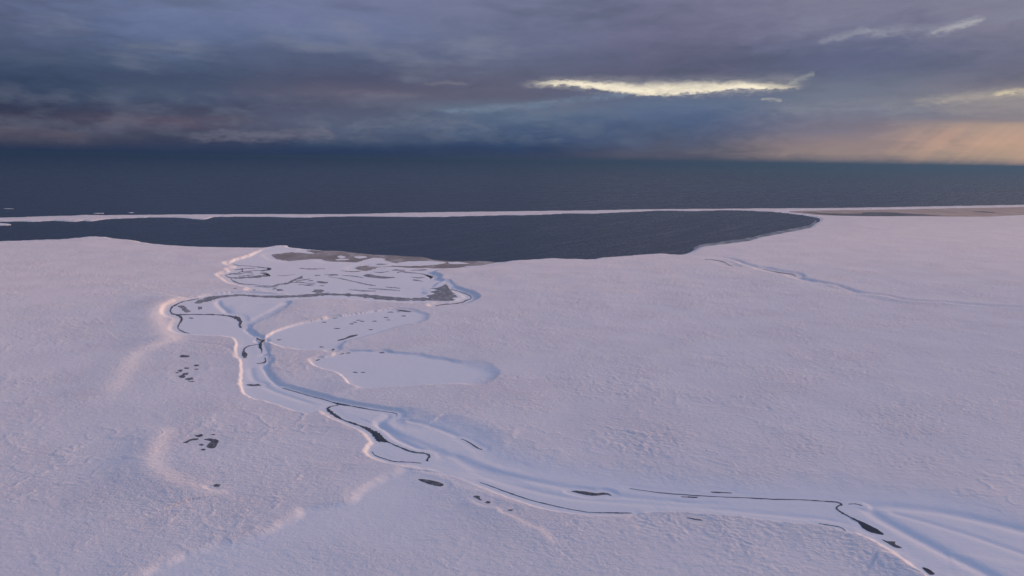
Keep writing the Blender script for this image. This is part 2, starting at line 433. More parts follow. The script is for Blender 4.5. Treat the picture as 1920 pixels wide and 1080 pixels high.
# steps in the snow: line, side that is higher (+1 left), height, edge width, how far the rise reaches
STEPS = [
    (to_lines([(748, 869), (738, 884), (700, 903), (660, 927), (640, 940), (565, 953), (548, 966), (480, 1000), (400, 1018), (340, 1036), (300, 1055), (245, 1082), (200, 1115), (100, 1180)], 2), -1, 0.25, 1.5, 12),
    (to_lines([(318, 800), (308, 825), (292, 862), (300, 885), (330, 905), (375, 918), (402, 926), (406, 938)], 2), -1, 1.6, 5.5, 17),
    (to_lines([(335, 630), (300, 648), (262, 664), (244, 688), (228, 715), (205, 745)], 2), -1, 1.0, 6.0, 28),
    (to_lines([(352, 560), (325, 566), (305, 580), (300, 600), (318, 628), (345, 640)], 2), -1, 2.0, 7.0, 32),
    (to_lines([(446, 640), (448, 665), (456, 686), (456, 712), (459, 736), (466, 744), (484, 752)], 2), -1, 0.3, 1.2, 12),
    (to_lines([(612, 774), (650, 797), (690, 815), (703, 832), (695, 843), (700, 856)], 2), -1, 0.5, 1.5, 16),
    (to_lines([(1440, 976), (1560, 988), (1610, 1000), (1650, 1018), (1690, 1045), (1730, 1073), (1790, 1120)], 2), -1, 1.0, 1.6, 14),
    (to_lines([(650, 705), (655, 714), (662, 722), (680, 729)], 2), -1, 1.0, 2.0, 18),
    (to_lines([(535, 566), (520, 578), (500, 590), (470, 606)], 2), -1, 1.5, 3.5, 22),
    (to_lines([(458, 568), (432, 574), (436, 582), (438, 591)], 2), 1, 1.0, 3.0, 16),
    (to_lines([(515, 464), (497, 468), (475, 479), (440, 490), (435, 494)], 2), -1, 0.4, 2.0, 25),
    (to_lines([(500, 637), (515, 625), (560, 610), (640, 595), (720, 583)], 2), 1, 0.3, 1.5, 18),
    (to_lines([(735, 779), (717, 790), (711, 801), (735, 820), (800, 850), (880, 875), (960, 893), (1060, 912)], 1), 1, 1.0, 2.5, 18),
    (to_lines([(735, 779), (728, 789), (700, 800)], 1), -1, 0.8, 2.0, 16),
    (to_lines([(640, 872), (700, 868), (745, 872), (820, 892), (880, 915), (960, 940), (1010, 958)], 2), -1, 0.4, 2.0, 12),
    (to_lines([(1620, 950), (1645, 975), (1700, 1000), (1770, 1035), (1850, 1075), (1900, 1110)], 1), 1, 0.6, 4, 26),
    (to_lines([(1590, 950), (1700, 958), (1800, 975), (1950, 1010), (2200, 1080)], 1), 1, 0.5, 5.0, 30),
    (to_lines([(1640, 1040), (1700, 1060), (1760, 1080), (1850, 1100)], 1), -1, 0.8, 2.0, 14),
    (to_lines([(1770, 1035), (1850, 1052), (1990, 1075)], 1), -1, 0.6, 1.6, 12),
    (to_lines([(870, 935), (930, 955), (985, 985), (1020, 1000), (1045, 1030)], 2), -1, 0.5, 1.4, 10),
    (to_lines([(745, 775), (760, 790), (820, 812), (870, 828), (900, 850)], 2), 1, 0.35, 4.0, 25),
    (to_lines([(740, 760), (790, 778), (850, 800), (900, 822), (960, 835)], 2), 1, 0.6, 9.0, 24),
    (to_lines([(1230, 940), (1320, 957), (1400, 966), (1500, 978)], 1), -1, 0.5, 1.6, 12),
    (to_lines([(1485, 516), (1540, 532), (1610, 551), (1680, 566), (1780, 572), (1920, 581), (2050, 584)], 2), 1, 1.2, 8.0, 30),
]
# gullies: line, depth, width
GULLIES = [
    (to_lines([(1287, 475), (1350, 482), (1385, 490), (1395, 495), (1440, 507), (1485, 515), (1493, 521), (1520, 528), (1565, 536), (1610, 550), (1660, 556), (1700, 564), (1760, 568), (1850, 575), (1920, 578), (2050, 582)], 2), 1.7, 5.0),
]
# shallow braids worn into the river floor
BRAIDS = [
    (to_lines([(455, 615), (470, 625), (490, 640), (495, 658), (498, 690), (520, 720), (560, 738), (625, 757), (690, 769), (740, 778)], 1), 0.7, 2.6),
    (to_lines([(405, 562), (412, 574), (424, 585), (427, 592)], 1), 0.7, 3.0),
    (to_lines([(738, 778), (720, 790), (712, 800), (732, 818), (780, 842), (850, 866)], 1), 0.8, 3.0),
    (to_lines([(1618, 950), (1645, 972), (1700, 1003), (1770, 1040), (1850, 1080), (1900, 1110)], 1), 0.7, 3.4),
    (to_lines([(1600, 949), (1700, 956), (1800, 971), (1950, 1008), (2100, 1050)], 1), 0.6, 3.6),
    (to_lines([(1660, 962), (1760, 990), (1860, 1022), (1990, 1070)], 1), 0.3, 2.2),
    (to_lines([(840, 852), (920, 885), (1050, 915), (1200, 938), (1400, 952)], 1), 0.35, 2.4),
    (to_lines([(870, 882), (960, 912), (1080, 938), (1260, 952), (1500, 973), (1600, 988)], 1), 0.3, 2.2),
    (to_lines([(700, 790), (740, 815), (830, 852), (900, 885), (1000, 915)], 1), 0.35, 2.4),
    (to_lines([(470, 690), (478, 715), (520, 738), (600, 765)], 1), 0.35, 2.4),
    (to_lines([(760, 792), (800, 800), (860, 822), (900, 845)], 1), 0.35, 2.0),
    (to_lines([(345, 640), (420, 650), (440, 665)], 2), 0.25, 2.0),
]
DROPS = [
    (to_lines([(748, 869), (742, 877), (735, 887), (716, 894), (700, 903), (683, 911), (660, 925), (648, 938), (628, 943), (600, 946), (568, 952), (553, 959), (549, 968), (520, 980), (498, 993), (470, 1003), (430, 1012), (400, 1017), (372, 1029), (340, 1036), (318, 1050), (290, 1059), (262, 1077), (230, 1090), (200, 1115), (100, 1180), (0, 1260)], 2, 5, 5, 0.6), -1, 0.9, 6, 44),
]
# ------------------------------------------------------------------ ice sheets and leads surveyed one by one
MIDLINE = to_lines([(470, 700), (500, 740), (620, 775), (720, 830), (800, 850), (950, 912), (1100, 945), (1300, 948), (1500, 965), (1650, 985), (1800, 1060), (2000, 1180)], 1.3)
PATCH = []   # (name, outline px, material key, level offset, label, category, group, kind)


def patch(name, outline, mat, label=None, cat=None, group=None, kind=None, jit=(0.5, 0.22), n=4, lift=0.05, z=1.0):
    sd = len(PATCH) + 50
    rgp = np.random.default_rng(sd)
    pts = rough(curve(outline, True, n), jit[0], jit[1], rgp)
    PATCH.append(dict(name=name, poly=ground_at(pts, z), mat=mat, label=label, cat=cat, group=group, kind=kind, lift=lift))


def strip(name, pts, mat, label=None, cat=None, group=None, kind='structure', n=6, lift=0.05, z=1.0):
    rgp = np.random.default_rng(len(PATCH) + 50)
    PATCH.append(dict(name=name, poly=ground_at(ribbon(pts, 0.8 if mat == 'lead' else 1.0, n, rgp), z), mat=mat, label=label, cat=cat, group=group, kind=kind, lift=lift))


def spot(x, y, wd, ht, mat, label, group, slope=0.0, cat='bare ice', name='ice_patch', z=1.2):
    rgp = np.random.default_rng(int(x * 7 + y))
    out = []
    m = 11
    for k in range(m):
        a = 2 * math.pi * k / m
        r = 1 + 0.28 * rgp.normal()
        r = min(max(r, 0.55), 1.45)
        dx = math.cos(a) * wd / 2 * r
        out.append((x + dx, y + math.sin(a) * ht / 2 * r + slope * dx))
    patch(name, out, mat, label, cat, group, None, (0.15, 0.06), 3, z=z)


# the grey channel round the bend
strip('river', [(835, 562.5, 1.2), (822, 562, 3.0), (808, 562, 3.4), (790, 563, 3.2), (760, 563, 3.5), (720, 560.5, 3.0), (690, 557, 2.8), (660, 555, 2.0), (620, 553.5, 1.8), (605, 553.5, 2.2), (585, 555.5, 2.5), (550, 557.5, 2.0), (510, 558, 1.8), (480, 557, 1.6), (455, 555, 1.2), (430, 556.5, 1.8), (405, 559.5, 2.8), (385, 564.5, 3.4), (365, 570, 1.8)], 'grey_ice', z=0.9)
strip('river', [(372, 562, 0.5), (345, 567, 0.7), (330, 573, 1.0), (321, 580, 1.3), (321, 588, 1.3), (330, 591.5, 0.9), (370, 591.7, 0.7), (405, 592, 0.8), (430, 594.5, 1.0), (446, 599, 3.0), (451, 606, 3.2), (449, 612, 2.0), (453, 617, 0.7)], 'dark_ice', z=0.9)
strip('river', [(330, 592, 1.0), (340, 597, 2.0), (340, 604, 1.6), (335, 612, 1.0), (335, 618, 0.8), (343, 624, 0.8), (355, 627, 0.4)], 'dark_ice', z=0.9)
patch('river', [(836, 534.5), (840, 540), (845, 546), (851, 553), (858, 558), (847, 560.5), (851, 564.5), (832, 566), (808, 565), (790, 564), (807, 560), (800, 556), (815, 553), (808, 548.5), (822, 546), (818, 542), (829, 539)], 'grey_ice', kind='structure', jit=(1.2, 0.25), n=5, lift=0.06, z=0.9)
# dark leads in the river ice
strip('river', [(481, 636, 1.2), (490, 640, 0.8), (497, 639.5, 0.5), (494, 641, 0.7), (489, 645, 2.0), (488, 652, 3.2), (491, 658, 1.6), (491, 664, 0.4)], 'lead', z=0.9)
strip('river', [(497, 672, 0.7), (498, 680, 1.4), (493, 683, 0.9), (481, 684, 0.4)], 'lead', z=0.9)
strip('river', [(483, 648, 0.3), (468, 650.5, 0.5), (460, 655, 1.2), (457, 661, 2.4), (459, 668, 4.0), (460, 673, 2.0)], 'dark_ice', z=0.9)
strip('river', [(530, 730.5, 0.3), (548, 735.5, 0.5), (575, 743.5, 0.5), (600, 750, 0.5), (625, 757.5, 0.9), (634, 760, 1.5), (660, 764.5, 0.7), (678, 768, 1.0), (705, 772.5, 0.4), (733, 776.5, 0.4), (744, 779, 0.5), (744, 784, 0.4)], 'lead', z=0.9)
strip('river', [(630, 759, 1.2), (634, 763, 0.6), (622, 765, 0.8), (615, 770, 2.8), (620, 775.5, 3.2), (632, 784, 2.6), (645, 791, 1.0), (662, 797, 1.6), (676, 802, 1.8), (690, 808, 3.0), (703, 817, 5.5), (712, 825, 8.0), (720, 829, 4.5), (728, 832.5, 1.0), (745, 840, 1.2), (765, 848, 1.5), (780, 852, 1.2), (797, 853.5, 1.0), (805, 858, 2.0), (802, 864, 1.5), (801, 868, 3.0)], 'lead', z=0.9)
strip('river', [(698, 850, 0.5), (705, 858, 0.6), (722, 864, 0.5), (740, 869, 0.7), (765, 870, 0.5), (790, 872, 0.3)], 'lead', z=0.9)
strip('river', [(1180, 920, 0.3), (1240, 928, 0.5), (1290, 932, 0.7), (1340, 935, 0.5), (1400, 937.5, 0.6), (1450, 940, 0.8), (1500, 941, 0.5), (1550, 944, 0.9), (1570, 946, 1.0), (1577, 949.5, 1.8), (1571, 953, 1.4), (1568, 957, 1.7), (1576, 964, 1.3), (1592, 973, 1.1), (1608, 981, 1.3)], 'lead', z=0.9)
strip('river', [(1590, 949, 0.4), (1605, 949, 0.5), (1617, 952.5, 0.3)], 'lead', z=0.9)
strip('river', [(900, 908, 0.2), (925, 917, 0.7), (960, 930, 0.8), (1000, 943, 0.5), (1060, 957, 0.5), (1100, 964, 0.4), (1130, 965.5, 0.6), (1167, 966, 0.8), (1185, 966, 0.2)], 'lead', z=0.9)
strip('river', [(865, 826, 0.3), (880, 833, 0.7), (897, 844, 0.9), (905, 846, 0.3)], 'lead', z=0.9)
strip('river', [(1535, 986, 0.3), (1555, 989, 0.5), (1575, 993, 0.5), (1585, 1000, 0.3)], 'dark_ice', z=0.9)
strip('river', [(1320, 486.5, 0.2), (1340, 488.5, 0.4), (1357, 492, 0.5), (1365, 497, 0.5), (1374, 500, 0.3)], 'dark_ice', z=1.8)
strip('river', [(1430, 505, 0.3), (1455, 510.5, 0.5), (1485, 515, 0.6), (1492, 519, 0.6)], 'dark_ice', z=1.2)
# delta
strip('tidal_channel', [(437, 495, 0.3), (448, 498, 0.5), (470, 499.5, 0.4), (492, 502, 0.8), (508, 504, 1.2), (500, 506.5, 1.6), (488, 508.5, 0.5)], 'grey_ice', z=0.7)
strip('tidal_channel', [(422, 516, 0.3), (432, 521, 0.7), (450, 521.5, 1.2), (470, 520, 1.2), (484, 519, 2.0), (500, 516.5, 2.4), (506, 517, 1.2), (497, 513, 1.6), (488, 512.5, 0.5)], 'grey_ice', z=0.7)
strip('tidal_channel', [(433, 523, 0.4), (440, 528, 1.0), (452, 532.5, 0.8), (475, 534, 0.4), (500, 536.5, 0.4), (513, 536.5, 0.8), (524, 533.5, 1.4), (540, 531.5, 1.0), (548, 527, 1.8), (560, 522, 1.8), (567, 520, 2.0)], 'grey_ice', z=0.7)
strip('tidal_channel', [(452, 503, 0.3), (455, 508, 0.8), (446, 512, 0.5), (425, 516, 0.6)], 'grey_ice', z=0.7)
strip('tidal_channel', [(520, 517.5, 0.2), (540, 516.5, 0.4), (553, 514.5, 0.2)], 'grey_ice', z=0.7)
strip('tidal_channel', [(615, 519, 0.2), (640, 523, 0.5), (672, 530, 0.7), (690, 534, 0.8), (705, 536, 0.3)], 'grey_ice', z=0.7)
strip('tidal_channel', [(722, 538.5, 0.3), (740, 540, 0.8), (752, 541, 0.3)], 'grey_ice', z=0.7)
strip('tidal_channel', [(745, 512, 1.0), (752, 509.5, 0.8), (764, 511, 0.8), (790, 513.5, 0.5), (800, 516, 1.0), (811, 519, 1.2), (807, 523, 0.7)], 'grey_ice', z=0.7)
strip('tidal_channel', [(816, 574, 0.3), (830, 571, 0.5), (852, 569.5, 0.6), (868, 566.5, 1.0), (874, 563.5, 0.8), (884, 559, 0.6), (878, 553, 0.7), (862, 547, 0.5), (846, 542, 0.6)], 'dark_ice', z=0.9)
for q_ in ([(440, 506), (452, 505), (462, 503.5), (478, 503)], [(452, 510), (468, 509), (482, 507), (494, 508.5)], [(430, 513), (446, 514), (462, 511.5), (474, 512.5)],
           [(446, 518.5), (462, 517), (476, 515.5)], [(540, 531), (560, 529), (578, 531.5), (592, 531)], [(552, 526), (570, 525), (582, 523)], [(560, 533.5), (574, 534.5), (590, 533.5)],
           [(476, 536.5), (500, 538.5), (520, 538)], [(640, 508), (660, 509.5), (676, 508.5)], [(700, 510), (716, 511), (730, 508.5)], [(640, 516.5), (664, 518), (680, 521)],
           [(560, 503), (580, 504.5), (610, 504)], [(770, 519.5), (785, 521), (797, 520)], [(690, 541), (720, 543), (750, 545)], [(655, 543), (680, 545.5), (705, 546)]):
    strip('tidal_channel', [(a_, b_, (0.25, 0.75, 0.4, 0.6)[k_ % 4]) for k_, (a_, b_) in enumerate(q_)], 'grey_ice', z=0.8)
# brown shallow ice along the delta front, with snow left on it
patch('tidal_flat', [(600, 470.0), (640, 471), (700, 477), (790, 482), (812, 487), (860, 490), (926, 491), (912, 496), (880, 499.5), (840, 503), (800, 503.5), (770, 502), (735, 500), (712, 501), (700, 505), (684, 508), (668, 504), (672, 500), (688, 495), (672, 492), (640, 491), (612, 489), (600, 486), (575, 486), (545, 489.5), (525, 487), (508, 479), (535, 474), (560, 474), (590, 476), (575, 469)], 'shallow_ice', kind='structure', jit=(1.2, 0.35), z=0.6)
for pts in ([(660, 496), (672, 491), (686, 487), (700, 483.5), (716, 484), (724, 489), (735, 492), (728, 495), (716, 493), (700, 492.5), (690, 497), (672, 499)],
            [(738, 497), (755, 491), (780, 489.5), (812, 490), (836, 492), (822, 495.5), (795, 498), (760, 499)],
            [(632, 481.5), (640, 479), (648, 482), (640, 484)], [(655, 486), (640, 488), (628, 487), (640, 485)],
            [(840, 492), (858, 491), (880, 494), (850, 495)], [(870, 500), (890, 498.8), (896, 501), (880, 502)],
            [(665, 481), (682, 480), (688, 483), (670, 484)]):
    patch('snow_drift', pts, 'snow_patch', kind='structure', jit=(1.0, 0.25), lift=0.16, z=0.7)
g = 'bare ice patches on the river delta'
patch('ice_patch', [(681, 517), (692, 514), (704, 517), (722, 519), (742, 520.5), (722, 522.5), (700, 521), (688, 519.5)], 'grey_ice', 'long grey ice patch below the brown flats in the middle of the delta', 'bare ice', g, jit=(0.3, 0.12), z=0.7)
spot(606, 529, 20, 3.6, 'grey_ice', 'dark oval of bare ice just above the pink strip in the delta', g, 0.06)
spot(583, 526, 9, 1.6, 'grey_ice', 'small dark sliver of ice left of the dark delta oval', g, -0.1)
spot(524, 543, 15, 3.2, 'grey_ice', 'dark ice patch just above the curved grey channel', g, -0.02)
spot(515, 541, 9, 1.8, 'grey_ice', 'thin dark ice streak beside the patch above the curved channel', g, -0.15)
spot(441, 543.5, 6, 1.3, 'grey_ice', 'tiny ice spot on the pink snow left of the delta, left of a pair', g)
spot(477, 544, 5, 1.6, 'grey_ice', 'tiny ice spot on the pink snow left of the delta, right of a pair', g)
spot(597, 545.5, 18, 6, 'grey_ice', 'round pale grey ice dome touching the upper edge of the channel', g)
spot(595, 516, 12, 1.6, 'grey_ice', 'faint grey ice streak in the centre of the delta, left of two', g)
spot(622, 515, 26, 3, 'grey_ice', 'faint wide grey ice smear in the centre of the delta, right of two', g)
spot(783, 525.5, 20, 1.8, 'grey_ice', 'thin dark ice streak at the right of the delta beside the blue bank', g, 0.14)
spot(745, 506, 22, 2.2, 'grey_ice', 'flat grey ice bar under the white snow island of the delta', g)
spot(790, 505.8, 30, 2.0, 'grey_ice', 'long grey ice bar right of the one under the snow island', g, -0.06)
spot(716, 495.5, 20, 2.2, 'grey_ice', 'grey ice sliver between the snow islands of the delta', g)
spot(815, 541, 16, 1.8, 'grey_ice', 'ragged grey ice finger left of the wide channel pool', g)
spot(579, 535, 16, 1.2, 'grey_ice', 'thin ice line under the sliver left of the delta oval', g)
spot(603, 535.5, 10, 1.0, 'grey_ice', 'thin ice line straight under the dark delta oval', g)
g = 'bare ice patches in the inner bend of the river'
patch('ice_patch', [(334, 576), (342, 575), (348, 578), (352, 582), (358, 586), (350, 588), (343, 585), (341, 581)], 'grey_ice', 'ragged grey ice patch in the bend beside the bright left bank', 'bare ice', g, jit=(1.0, 0.6), z=0.8)
spot(375, 578.5, 8, 6, 'grey_ice', 'small faint grey ice blot right of the ragged patch in the bend', g)
spot(359, 598, 10, 1.6, 'grey_ice', 'thin dark ice streak just under the straight channel in the bend', g)
g = 'dark ponds in a cluster left of the river'
spot(348, 669.5, 16, 5, 'dark_ice', 'largest and topmost dark pond of the cluster left of the river', g, -0.05, 'pond', 'frozen_pond', 2)
spot(369, 687, 9, 3, 'dark_ice', 'small dark pond at the right end of the cluster, upper of two', g, 0.05, 'pond', 'frozen_pond', 2)
spot(369.5, 693.7, 8, 2, 'dark_ice', 'small faint pond at the right end of the cluster, lower of two', g, 0, 'pond', 'frozen_pond', 2)
spot(349, 692, 10, 2.4, 'dark_ice', 'narrow pond in the middle top of the cluster left of the river', g, 0.05, 'pond', 'frozen_pond', 2)
spot(338, 697, 8, 3.4, 'dark_ice', 'small round pond at the left of the cluster left of the river', g, 0, 'pond', 'frozen_pond', 2)
spot(332.5, 700.5, 6, 1.8, 'dark_ice', 'tiniest pond at the far left end of the cluster', g, 0, 'pond', 'frozen_pond', 2)
patch('frozen_pond', [(336, 707), (342, 705), (344, 701.5), (353, 701), (352, 704), (346, 706), (348, 709), (340, 710.5)], 'dark_ice', 'hooked dark pond in the middle of the cluster left of the river', 'pond', g, jit=(0.3, 0.2), z=2)
spot(355, 713, 14, 4, 'dark_ice', 'slanting dark pond under the hooked one of the cluster', g, -0.12, 'pond', 'frozen_pond', 2)
spot(360.5, 717.3, 9, 1.8, 'dark_ice', 'thin bottommost pond of the cluster left of the river', g, 0, 'pond', 'frozen_pond', 2)
g = 'dark ponds in the hollow beside the lit slope'
patch('frozen_pond', [(344, 834.5), (352, 830), (360, 827), (372, 826), (370, 829), (360, 830), (352, 834)], 'dark_ice', 'long slanting pond left of the hooked one above the snow hollow', 'pond', g, jit=(0.3, 0.2), z=2)
spot(374.5, 820.5, 12, 5, 'dark_ice', 'round pond above the slanting one near the snow hollow', g, -0.08, 'pond', 'frozen_pond', 2)
spot(401, 819, 8, 1.6, 'dark_ice', 'faint topmost sliver pond above the hooked one', g, 0, 'pond', 'frozen_pond', 2)
patch('frozen_pond', [(383, 828), (392, 826.5), (404, 828), (410, 831), (408, 836), (404, 843), (396, 845), (388, 842), (391, 837), (396, 832), (388, 829.5)], 'dark_ice', 'largest hook shaped dark pond above the snow hollow', 'pond', g, jit=(0.3, 0.25), z=2)
spot(379, 838.5, 8, 3, 'dark_ice', 'small pond tucked left of the large hooked one, upper of two', g, 0, 'pond', 'frozen_pond', 2)
spot(381.5, 847.5, 8, 2.4, 'dark_ice', 'small pond tucked left of the large hooked one, lower of two', g, 0, 'pond', 'frozen_pond', 2)
spot(407, 914, 14, 5.5, 'dark_ice', 'lone dark pond at the lit tip under the snow hollow', None, -0.12, 'pond', 'frozen_pond', 2)
g = 'bare ice windows in the river floor'
spot(477.5, 722.8, 25, 3.2, 'dark_ice', 'narrow dark ice window beside the brightly lit river bank', g, 0.02)
patch('ice_patch', [(784, 901), (792, 900.5), (806, 902.5), (822, 906), (832, 911.5), (826, 914), (812, 912), (796, 907)], 'dark_ice', 'leaf shaped dark ice patch just below the end of the dark lead', 'bare ice', g, jit=(0.3, 0.2), z=1.5)
patch('ice_patch', [(888, 935), (894, 933.6), (900, 935.5), (900, 939), (904, 942), (911, 943.5), (908, 945), (899, 942), (894, 938)], 'dark_ice', 'crooked dark ice patch right of the leaf shaped one', 'bare ice', g, jit=(0.25, 0.15), z=1.5)
spot(915, 948, 10, 3.6, 'dark_ice', 'small dark blot at the lower end of the crooked ice patch', g)
spot(957, 963, 9, 2.4, 'dark_ice', 'isolated tiny dark blot right of the crooked ice patch', g)
patch('ice_patch', [(1072, 923.5), (1082, 923), (1100, 924.5), (1116, 927), (1130, 926), (1141, 928), (1146, 932), (1136, 929.5), (1126, 931), (1110, 931.5), (1090, 928.5)], 'dark_ice', 'long ragged grey ice patch in the river floor right of centre', 'bare ice', g, jit=(0.4, 0.2), z=0.9)
spot(1352, 926.6, 34, 1.8, 'dark_ice', 'thin brownish ice sliver above the long dark lead', g, 0.04)
spot(1294, 935, 30, 2.4, 'dark_ice', 'thin dark ice sliver attached under the long lead', g, 0.04)
spot(1304, 980.5, 28, 2.2, 'dark_ice', 'thin slanting dark ice sliver below the lower river bank', g, 0.18)
patch('ice_patch', [(1606, 979.5), (1618, 983), (1632, 990), (1648, 999), (1657, 1006), (1645, 1005), (1630, 1001), (1617, 993)], 'lead', 'dark wedge of open ice where the lead widens at lower right', 'bare ice', g, jit=(0.3, 0.25), z=0.9)
patch('ice_patch', [(1654, 1016), (1664, 1019), (1678, 1020), (1677, 1024), (1690, 1031), (1680, 1031), (1668, 1025)], 'dark_ice', 'torn grey ice patch against the lit bank below the dark wedge', 'bare ice', g, jit=(0.4, 0.3), z=0.9)
patch('ice_patch', [(1729, 1069), (1738, 1071), (1746, 1076), (1752, 1081), (1744, 1082), (1736, 1077)], 'lead', 'dark ice wedge at the very bottom edge of the photo', 'bare ice', g, jit=(0.3, 0.2), z=0.9)
spot(492, 1010 - 370, 4, 1.2, 'lead', 'tiny black hole in the ice at the narrow neck of the river', g)
g = 'bare ice marks on the upper oxbow lake'
patch('ice_patch', [(634, 638.5), (645, 636), (656, 631), (670, 628.5), (668, 631), (654, 635), (642, 639), (634, 640)], 'dark_ice', 'longest dark ice slab on the lower edge of the upper oxbow lake', 'bare ice', g, jit=(0.25, 0.12), z=1.2)
patch('ice_patch', [(743, 581.5), (755, 582.5), (768, 584.5), (771, 586), (758, 585.5), (748, 583.5)], 'dark_ice', 'dark ice streak along the upper right edge of the upper oxbow lake', 'bare ice', g, jit=(0.25, 0.1), z=1.2)
spot(624.5, 657, 5, 4, 'dark_ice', 'small black spot at the blue lower bank of the upper oxbow', g, -0.4)
tiny = [(604, 652), (608, 605.3), (628, 597.6), (632, 617), (659.5, 608.3), (665, 605.2), (672, 601.4), (680, 603.5), (696, 619.4), (702, 603.3), (723, 596.4), (728, 601), (732, 586.5), (747, 585.6), (757, 593.5), (524, 638.5)]
tiny.sort()
ordw = ['leftmost', 'second', 'third', 'fourth', 'fifth', 'sixth', 'seventh', 'eighth', 'ninth', 'tenth', 'eleventh', 'twelfth', 'thirteenth', 'fourteenth', 'fifteenth', 'sixteenth']
for k, (x, y) in enumerate(tiny):
    lab = ('%s from the left of the tiny dark marks on the upper oxbow' % ordw[k]) if k else 'leftmost of the tiny dark marks on the upper oxbow'
    spot(x, y, 7 + (k * 5) % 3, 1.3, 'dark_ice', lab, g)
g = 'bare ice marks on the lower oxbow lake'
for k, (x, y) in enumerate([(596, 676), (642, 664.3), (653, 662.6), (666.5, 699.3), (680, 699), (716, 662.3)]):
    lab = ['dark mark at the western tip of the lower oxbow lake', 'dark mark on the upper left edge of the lower oxbow', 'faint mark just right of the one on the upper left edge', 'left of two dark dashes in the middle of the lower oxbow', 'right of two dark dashes in the middle of the lower oxbow', 'dark dash on the upper edge of the lower oxbow lake'][k]
    spot(x, y, 8, 1.5, 'dark_ice', lab, g, -0.25 if k < 2 else 0.0)
# shallow tan ice behind the spit on the right, open water slivers in it
patch('tidal_flat', [(1478, 396.8), (1530, 394.6), (1640, 393.2), (1760, 391), (1920, 388), (2300, 381), (2500, 378), (2500, 396), (2300, 398), (2050, 401), (1920, 403.2), (1860, 406), (1790, 406), (1700, 405.5), (1600, 405), (1540, 403.5), (1505, 400)], 'tan_ice', kind='structure', jit=(0.8, 0.12), n=6, z=0.4)
patch('inlet', [(1506, 397.3), (1530, 398.5), (1570, 400.2), (1615, 400.6), (1618, 398.2), (1650, 398), (1690, 399.5), (1730, 402), (1768, 404.4), (1700, 404.8), (1620, 405), (1570, 403.5), (1535, 401)], 'inlet', kind='structure', jit=(0.6, 0.12), lift=0.2, z=0.5)
patch('inlet', [(1822, 396.6), (1845, 396.3), (1864, 397.8), (1862, 399), (1840, 398)], 'inlet', kind='structure', jit=(0.5, 0.1), lift=0.2, z=0.5)


# ------------------------------------------------------------------ height of the land
def base_height(X, Y):
    z = 2.8 + 0.8 * fbm(X, Y, 260.0, 2) + 0.25 * fbm(X + 900, Y, 60.0, 2)
    z = z.astype(np.float32)
    mask = np.ones(X.shape, np.float32)           # 1 = open snowfield, 0 = flat ice floor
    for line, hi, A, wd, reach in STEPS:
        D, S, T = linedist(X, Y, line, reach * 2.4)
        s = D * S * hi
        tap = sstep(T, 0.0, 0.12) * sstep(T, 1.0, 0.86)
        f = 1 / (1 + np.exp(-np.clip(s / wd * 2.0, -30, 30)))
        z += A * tap * (f * np.exp(-(np.maximum(s, 0) / reach) ** 2) - 0.25 * (1 - f) * np.exp(-(np.maximum(-s, 0) / (reach * 0.5)) ** 2))
    for line, hi, A, L, reach in DROPS:
        D, S, T = linedist(X + 1.5 * perlin(X / 19, Y / 19), Y + 1.5 * perlin(X / 19 + 40, Y / 19), line, L + reach * 2.6)
        sd = D * S * hi
        mask *= 1 - 0.6 * sstep(T, 0.0, 0.08) * sstep(-sd, 0, 4) * np.exp(-(np.minimum(sd + L, 0) / 40) ** 2)
        z -= A * sstep(T, 0.0, 0.08) * sstep(-sd, 0, L) * np.exp(-(np.minimum(sd + L, 0) / reach) ** 2)
    for line, dep, wd in GULLIES:
        D, S, T = linedist(X, Y, line, wd * 5)
        tap = sstep(T, 0.0, 0.05) * (1 - 0.4 * T)
        z -= dep * tap * np.exp(-(D / wd) ** 2)
    rag = (2.2 * perlin(X / 13, Y / 13) + 1.2 * perlin(X / 4.5, Y / 4.5)).astype(np.float32)
    for poly, lvl, W, anchors in FLOORS:
        Wm = np.full(X.shape, W, np.float32)
        for (ap, r, ex) in anchors:
            c = ground_at([ap], 1.5)[0]
            rr = r * np.hypot(c[0], c[1]) / F
            Wm += ex * np.exp(-(((X - c[0]) ** 2 + ((Y - c[1]) * 0.35) ** 2) / (rr * rr)))
        if lvl == 2.0:
            D3, S3, T3 = linedist(X, Y, MIDLINE, 400.0)
            Wm += 26.0 * (S3 > 0) * sstep(T3, 0.12, 0.45) * (D3 < 399)
        D = polydist(X, Y, poly, W + 45)
        D = D + rag * np.minimum(1.0, Wm / 6.0)
        k = 1 - sstep(D, 0.0, Wm)
        loc = lvl
        # terraces inside the floor keep a little of the step relief
        z = z * (1 - k) + (loc + 0.32 * np.clip(z - 3.0, -1.5, 2.5) * sstep(-D, 0.0, 6.0) * (lvl == 2.0)) * k
        mask *= (1 - 0.93 * k)
    for line, dep, wd in BRAIDS:
        D, S, T = linedist(X, Y, line, wd * 4)
        tap = sstep(T, 0.0, 0.08) * sstep(T, 1.0, 0.85)
        z -= dep * tap * np.exp(-(D / wd) ** 2)
    # coast
    D = polydist(X, Y, LAGOON, 400.0)             # inside lagoon negative
    shore = np.clip(D * 0.16, -2.0, 30.0)
    near = sstep(D, 0, 160)
    lid = np.minimum(z, 0.1 + 1.1 * sstep(D, 0, 9) + np.maximum(z, 1.0) * near)
    z = np.where(D < 0, np.maximum(shore, -2.0), lid)
    return z, mask, D


